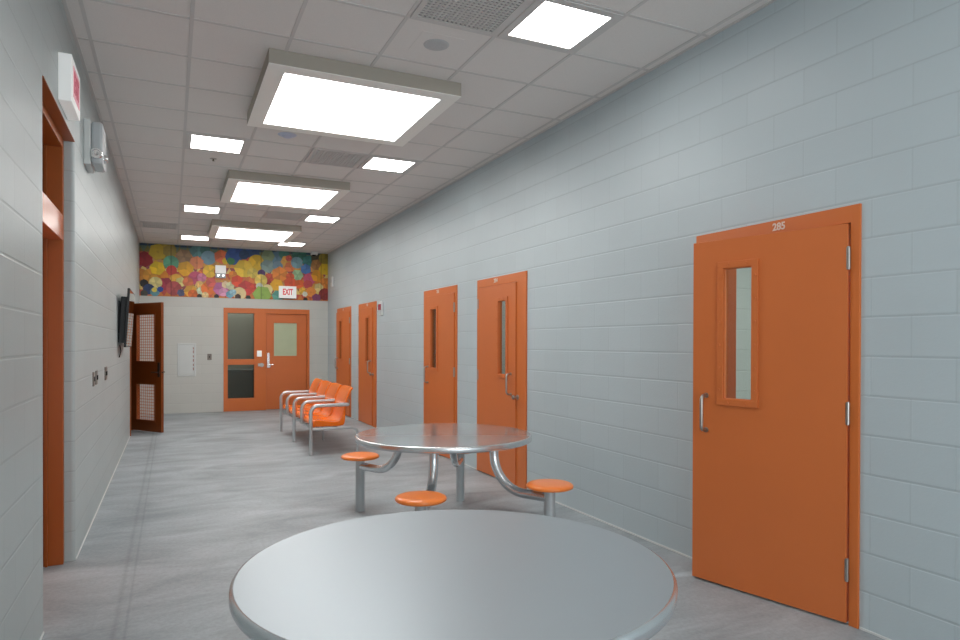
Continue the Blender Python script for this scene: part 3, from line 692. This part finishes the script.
m = MB(); m.box(x0, x1, YB-.07, YB-.008, z0, z1, .006); obj('housing', m, M_signwhite, t)
Mt = Matrix.Translation((0, -.0715, (z1-z0)/2)) @ Matrix.Rotation(PI/2, 4, 'X')
text_mesh('lettering', 'EXIT', .185, M_red, t, Mt, bold=.006, sx=.58)
m = MB(); m.box(x0+.02, x1-.02, YB-.065, YB-.012, z0-.012, z0+.004, .002); obj('lower_trim', m, M_dark, t)
x0, x1, z0, z1 = .117, .472, .778, 1.472
t = thing('access_panel', ((x0+x1)/2, YB, z0), 'tall white metal access panel on the back wall left of the doors', 'panel')
m = MB(); e = .03
for (a, b_, c, d_) in ((x0, x0+e, z0, z1), (x1-e, x1, z0, z1), (x0+e, x1-e, z0, z0+e), (x0+e, x1-e, z1-e, z1)): m.box(a, b_, YB-.02, YB+.001, c, d_, .003)
obj('frame', m, M_panelwhite, t, weld=False)
m = MB(); m.box(x0+e+.003, x1-e-.003, YB-.014, YB+.001, z0+e+.003, z1-e-.003, .002); dr = obj('panel_door', m, M_panelwhite, t)
M_rb = plain('red_brown', srgb(165, 110, 105))
for k, z in enumerate((.90, .99, 1.08, 1.17, 1.26, 1.34)):
    m = MB(); m.box(x1-e-.028, x1-e-.012, YB-.020, YB-.013, z, z+(.045 if k % 2 else .06), .002); obj('latch_tab', m, M_rb, dr)
def wall_plate(face, p, z, w, h, label, gang=1):
    t = thing('switch_plate', (p, YB, z) if face == 'b' else (XL, p, z), label, 'switch plate', 'steel switch plates')
    m = MB(); ks = []
    if face == 'b':
        m.box(p-w/2, p+w/2, YB-.007, YB+.001, z-h/2, z+h/2, .002); ks.append(MB().box(p-.008, p+.008, YB-.014, YB-.006, z-.02, z+.02, .002))
    else:
        m.box(XL-.001, XL+.008, p-w/2, p+w/2, z-h/2, z+h/2, .002)
        for g_ in range(gang):
            q = p+(g_-(gang-1)/2)*.046; ks.append(MB().box(XL+.007, XL+.014, q-.008, q+.008, z-.02, z+.02, .002))
    obj('plate', m, M_plate, t)
    for k in ks: obj('toggle', k, M_dark, t)
wall_plate('b', .737, 1.18, .085, .13, 'small grey switch plate on the back wall right of the access panel')
wall_plate('l', 6.36, 1.178, .10, .118, 'nearest of the three steel plates on the left wall', 1)
wall_plate('l', 6.60, 1.180, .13, .118, 'middle steel plate on the left wall, close beside the nearest one', 2)
wall_plate('l', 7.50, 1.178, .20, .128, 'steel plate on the left wall farthest from the camera, standing apart', 3)

# left wall: side-on exit sign, emergency light, television
y0, y1, z0, z1, xd = 4.49, 4.88, 2.890, 3.165, XL+.068
t = thing('exit_sign', (XL, (y0+y1)/2, z0), 'white exit sign with pink face seen edge-on above the left wall recess', 'sign')
m = MB(); m.box(XL-.001, xd, y0, y1, z0, z1, .005); obj('housing', m, M_signwhite, t)
m = MB(); m.box(xd-.001, xd+.002, y0+.07, y1-.05, z0+.05, z1-.04, .001); fc = obj('face', m, M_pink, t)
M_faint = plain('faint_pink_print', srgb(214, 105, 125), rough=.4, emit=srgb(215, 105, 125), es=.1)
Mt = Matrix.Translation((.068+.003, 0, (z1-z0)/2)) @ Matrix(((0, 0, 1, 0), (1, 0, 0, 0), (0, 1, 0, 0), (0, 0, 0, 1)))
text_mesh('lettering', 'EXIT', .17, M_faint, fc, Mt, bold=.005, sx=.62)
y0, y1, z0, z1, xd = 5.72, 6.02, 2.83, 3.15, XL+.125
t = thing('emergency_light', (XL, (y0+y1)/2, z0), 'grey emergency lamp unit on the left wall just beyond the side-on sign', 'emergency light')
m = MB(); m.box(XL-.001, XL+.045, y0-.01, y1+.01, z0-.01, z1+.01, .008); obj('backplate', m, M_white, t)
m = MB(); m.box(XL+.044, xd, y0, y1, z0, z1, .022); obj('housing', m, M_grey, t)
for (yy, zz) in ((y0-.001, z0+.075),):
    m = MB(); m.lathe([(0, .018), (.014, .02), (.016, .012), (.026, .012), (.028, .022), (.038, .022), (.042, 0)], 28, M=Matrix.Translation((XL+.082, yy, zz)) @ Matrix.Rotation(PI/2, 4, 'X'))
    obj('lamp', m, M_chrome, t)
m = MB(); m.lathe([(0, .03), (.02, .028), (.032, .012), (.034, 0)], 24, M=Matrix.Translation((xd-.002, y0+.09, z0+.06)) @ Matrix.Rotation(PI/2, 4, 'Y')); obj('lamp', m, M_chrome, t)

t = thing('wall_television', (XL, 9.55, 1.8), 'black flat television on a bracket, tilted down from the left wall', 'television')
R_ = Matrix.Translation((XL+.118, 9.62, 1.785)) @ Matrix.Rotation(math.radians(3.5), 4, 'Y')
m = MB(); m.box(-.028, 0, -.58, .58, -.36, .36, .006, M=R_); bd = obj('bezel', m, M_black, t)
m = MB(); m.box(-.001, .0015, -.565, .565, -.345, .345, .0005, M=R_); obj('screen', m, M_screen, bd)
m = MB(); m.box(-.098, -.026, -.46, .46, -.31, .26, .01, M=R_); obj('rear_housing', m, M_black, t)
m = MB(); m.box(XL-.001, XL+.02, 9.25, 9.9, 1.60, 2.0, .003)
for yy in (9.4, 9.75): m.tube([(XL+.015, yy, 1.98), (XL+.06, yy, 1.95)], .012, 10); m.tube([(XL+.015, yy, 1.62), (XL+.05, yy, 1.65)], .012, 10); m.box(XL+.038, XL+.052, yy-.015, yy+.015, 1.50, 1.98, .002)
obj('wall_bracket', m, M_black, t, weld=False)
m = MB(); m.tube([(XL+.02, 9.2, 1.45), (XL+.03, 9.22, 1.38), (XL+.012, 9.23, 1.30)], .006, 8); obj('cable', m, M_black, t)

# right wall: fire strobe, small thermostat box near the corner
yc, zc = 10.86, 2.075
t = thing('fire_alarm', (XR, yc, zc), 'small white and red fire alarm strobe on the right wall beside the fourth orange door', 'fire alarm')
m = MB(); m.box(XR-.035, XR+.001, yc-.075, yc+.075, zc-.12, zc+.12, .006); obj('body', m, M_white, t)
m = MB(); m.box(XR-.065, XR-.034, yc-.045, yc+.045, zc-.03, zc+.07, .008); obj('strobe_lens', m, plain('red_lens', srgb(170, 40, 60), rough=.25), t)
m = MB()
for k in range(5): m.box(XR-.038, XR-.034, yc-.05, yc+.05, zc-.10+k*.013, zc-.094+k*.013)
obj('horn_slots', m, M_grey, t, weld=False)
yc, zc = 14.63, 2.84
t = thing('thermostat', (XR, yc, zc), 'small white box high on the right wall near the mural corner', 'sensor')
m = MB(); m.box(XR-.04, XR+.001, yc-.06, yc+.06, zc-.11, zc+.11, .008); obj('cover', m, M_white, t)
m = MB(); m.box(XR-.043, XR-.039, yc-.035, yc+.035, zc-.02, zc+.05, .002); obj('sensor_window', m, M_grey, t)

# ------------------------------------------------------------------ round tables with fixed stools
TH, TR = .765, .699
STOOLS = [(-.452, .860), (.505, .840), (.455, -.865), (-.504, -.850)]
def make_table(cx, cy, label):
    t = thing('cafeteria_table', (cx, cy, 0), label, 'table', 'round steel tables with fixed orange stools')
    m = MB()
    prof = [(0, TH), (TR-.012, TH), (TR-.012, TH-.035), (0, TH-.035)]
    m.lathe(prof, 128, c=(cx, cy, 0)); obj('tabletop', m, M_top, t, sharp=60)
    m = MB(); m.lathe([(TR-.012, TH-.001), (TR-.0115, TH), (TR-.006, TH-.002), (TR-.001, TH-.008), (TR, TH-.016), (TR, TH-.034), (TR-.003, TH-.042), (TR-.010, TH-.045), (TR-.03, TH-.045), (TR-.032, TH-.036)], 128, c=(cx, cy, 0))
    obj('edge_band', m, M_tube, t, sharp=70)
    m = MB()
    for (sx, sy) in STOOLS[:2]:
        L_ = math.hypot(sx, sy); ux, uy = sx/L_, sy/L_
        A_ = Matrix.Translation((cx, cy, 0)) @ Matrix.Rotation(math.atan2(uy, ux), 4, 'Z')
        m.box(-.56, .56, -.03, .03, TH-.062, TH-.036, .002, M=A_)
    obj('support_frame', m, M_arm, t, weld=False)
    for (sx, sy) in STOOLS:
        L_ = math.hypot(sx, sy); e = Vector((sx/L_, sy/L_, 0)); ez = Vector((0, 0, 1)); c = Vector((cx, cy, 0))
        r0 = .49; zb = .395; R = .27
        p = [c+e*r0+ez*(TH-.06), c+e*r0+ez*(zb+R+.02)]
        p += arc(c+e*(r0+R)+ez*(zb+R), R, PI, 1.5*PI, 14, e, ez)
        p += [c+e*(L_-.02)+ez*zb]
        m = MB(); m.tube(p, .034, 20); obj('support_arm', m, M_tube, t)
        m = MB(); m.tube([c+e*L_, c+e*L_+ez*.463], .040, 24);
        m.box(-.07, .07, -.03, .03, .455, .468, .002, M=Matrix.Translation(c+e*L_) @ Matrix.Rotation(math.atan2(e.y, e.x), 4, 'Z'))
        obj('stool_post', m, M_arm, t, weld=False)
        m = MB(); sr = .168
        m.lathe([(0, .503), (sr-.05, .502), (sr-.02, .499), (sr-.006, .492), (sr, .482), (sr-.003, .472), (sr-.014, .466), (0, .466)], 56, c=c+e*L_)
        obj('stool_seat', m, M_seat, t, sharp=70)
    return t
make_table(.848, 1.990, 'large round stainless steel table nearest the camera, cut off by the bottom edge')
make_table(1.965, 4.860, 'round stainless table with four visible orange stools, beyond the nearest table')

# ------------------------------------------------------------------ bench of four orange seats
BX = 1.677; AY = [8.80+k*.650 for k in range(5)]
t = thing('waiting_bench', (BX+.3, 10.16, 0), 'row of four glossy orange moulded seats on grey tube frame with five armrests', 'bench')
prof = [(.055, .360), (.020, .368), (.003, .390), (.002, .420), (.016, .448), (.055, .462), (.13, .455), (.24, .435), (.34, .425), (.405, .435), (.440, .47), (.455, .53), (.465, .60), (.485, .68), (.520, .76), (.565, .835), (.605, .880)]
rim = {3: (.008, .385), 4: (.022, .372), 5: (.055, .366), 6: (.13, .364), 7: (.24, .364), 8: (.36, .364), 9: (.455, .366), 10: (.497, .385), 11: (.502, .50), 12: (.506, .60)}
prof = [(x*.91, z+(.02 if z > .8 else .012 if z > .7 else 0)) for x, z in prof]; rim = {k: (v[0]*.91, v[1]) for k, v in rim.items()}
def seat_shell(y0, y1):
    m = MB(); yc = (y0+y1)/2; hw = (y1-y0)/2; cols = [-1, -1, -.99, -.94, -.7, -.35, 0, .35, .7, .94, .99, 1, 1]; n = len(cols)
    vs = []; P = len(prof)
    for i, (x, z) in enumerate(prof):
        a = Vector(prof[max(i-1, 0)]); b_ = Vector(prof[min(i+1, P-1)]); tg = (b_-a).normalized(); nx, nz = tg.y, -tg.x   # under / rear side
        s_ = i/(P-1); hw2 = hw*(1.0 if s_ < .6 else 1-.04*((s_-.6)/.4)**2)
        for k, c in enumerate(cols):
            if k in (0, n-1):
                xx, zz = rim.get(i, (x+nx*.03, z+nz*.03))
            else:
                dp = .010 if k in (1, n-2) else .001 if k in (2, n-3) else .018*(1-abs(c)**3)*(1 if i > 3 else .3)
                xx = x+nx*dp; zz = z+nz*dp
            if i == P-1 and abs(c) > .8: zz -= .015
            vs.append((BX+xx, yc+c*hw2, zz))
    fs = [(i*n+k, i*n+k+1, (i+1)*n+k+1, (i+1)*n+k) for i in range(P-1) for k in range(n-1)]
    m.add(vs, fs, True)
    o = obj('seat_shell', m, M_plastic, t, weld=False, sharp=180)
    sd = o.modifiers.new('thickness', 'SOLIDIFY'); sd.thickness = .010; sd.offset = -1
    ss = o.modifiers.new('smooth', 'SUBSURF'); ss.levels = 2; ss.render_levels = 2
    return o
for k in range(4): seat_shell(AY[k]+.030, AY[k+1]-.030)
ex, ez = Vector((1, 0, 0)), Vector((0, 0, 1)); r_ = .0245
for k, y in enumerate(AY):
    top = .652; R = .10; bx = BX-.012
    zlow = 0.0 if k in (0, 4) else .345
    p = [Vector((bx, y, zlow)), Vector((bx, y, .45)), Vector((bx, y, top-R))]+arc((bx+R, y, top-R), R, PI, PI/2, 10, ex, ez)[1:]+[Vector((bx+.30, y, top+.002)), Vector((bx+.50, y, top+.004))]
    m = MB(); m.tube(p, r_, 18); obj('armrest', m, M_armrest, t)
for k, (y, xr) in enumerate(((AY[0], .61), (AY[2], .42), (AY[4], .61))):
    m = MB(); zz = .340; R = .07
    p = [Vector((BX, y, zz))]+[Vector((BX+xr-R, y, zz))]+arc((BX+xr-R, y, zz-R), R, PI/2, 0, 8, ex, ez)[1:]+[Vector((BX+xr, y, 0))]
    m.tube(p, .018, 16); m.lathe([(.018, .006), (.030, .005), (.031, 0)], 20, c=(BX+xr, y, 0))
    obj('rear_leg', m, M_arm, t, weld=False)
    if k == 1:
        m = MB(); m.tube([(BX-.012, y, 0), (BX-.012, y, .346)], .0245, 16); obj('front_leg', m, M_arm, t)
m = MB()
m.box(BX+.02, BX+.06, AY[0], AY[4], .322, .362, .004); m.box(BX+.34, BX+.38, AY[0], AY[4], .322, .362, .004)
obj('seat_beam', m, M_arm, t, weld=False)
for k in range(4):
    ym = (AY[k]+AY[k+1])/2
    for dy in (-.17, .17):
        m = MB(); m.box(BX+.02, BX+.38, ym+dy-.015, ym+dy+.015, .36, .40, .003); obj('seat_bracket', m, M_arm, t)

# ------------------------------------------------------------------ lamps
def area(name, loc, size, power, rot=(0, 0, 0), col=(1, 1, 1), sy=None):
    l = bpy.data.lights.new(name, 'AREA'); l.energy = power; l.size = size; l.color = col
    if sy: l.shape = 'RECTANGLE'; l.size_y = sy
    o = bpy.data.objects.new(name, l); COL.objects.link(o); o.location = loc; o.rotation_euler = rot; return o
for i, (yy, p) in enumerate(((1.9, 14), (-1.7, 22))): area('corridor_fill', (1.33, yy, ZC-.06), 1.2, p, col=(1, .985, .96))  # unseen fill lamps added out of view, on the box lights' spacing
for yy, p in ((2.9, 50), (6.1, 20), (8.6, 7), (11.3, 5), (14.0, 4)): area('cell_fill', (4.6, yy, ZC-.6), .8, p)  # unseen fill added in each cell to brighten the view through the glass
area('daylight_behind', (1.33, -3.5, 1.7), 3.2, 240, rot=(math.radians(122), 0, 0), col=(.86, .94, 1.0), sy=2.4)
area('side_room_lamp', (-2.0, 5.6, 3.3), .8, 6)  # unseen lamp lighting the room behind the recessed door
area('vestibule_fill', (1.4, 15.8, 2.9), .9, 14, sy=.2)  # unseen fill added to brighten what shows through the sidelight
w = bpy.data.worlds.new('world'); scn.world = w; w.use_nodes = True
w.node_tree.nodes['Background'].inputs[0].default_value = (.6, .65, .7, 1); w.node_tree.nodes['Background'].inputs[1].default_value = .3

# ------------------------------------------------------------------ camera
f, th, pt, rl, cyp = 658.317, .4385, -.0060, .0024, 347.12
R = Vector((math.cos(th), -math.sin(th), 0)); F0 = Vector((math.sin(th), math.cos(th), 0)); U0 = Vector((0, 0, 1))
F = F0*math.cos(pt)+U0*math.sin(pt); U = U0*math.cos(pt)-F0*math.sin(pt)
R2 = R*math.cos(rl)+U*math.sin(rl); U2 = U*math.cos(rl)-R*math.sin(rl)
cd = bpy.data.cameras.new('camera'); cam = bpy.data.objects.new('camera', cd); COL.objects.link(cam)
cam.matrix_world = Matrix(((R2.x, U2.x, -F.x, 0), (R2.y, U2.y, -F.y, 0), (R2.z, U2.z, -F.z, 1.4863), (0, 0, 0, 1)))
cd.sensor_width = 36; cd.lens = f/960*36; cd.shift_y = (cyp-320)/960; cd.clip_start = .02
scn.camera = cam
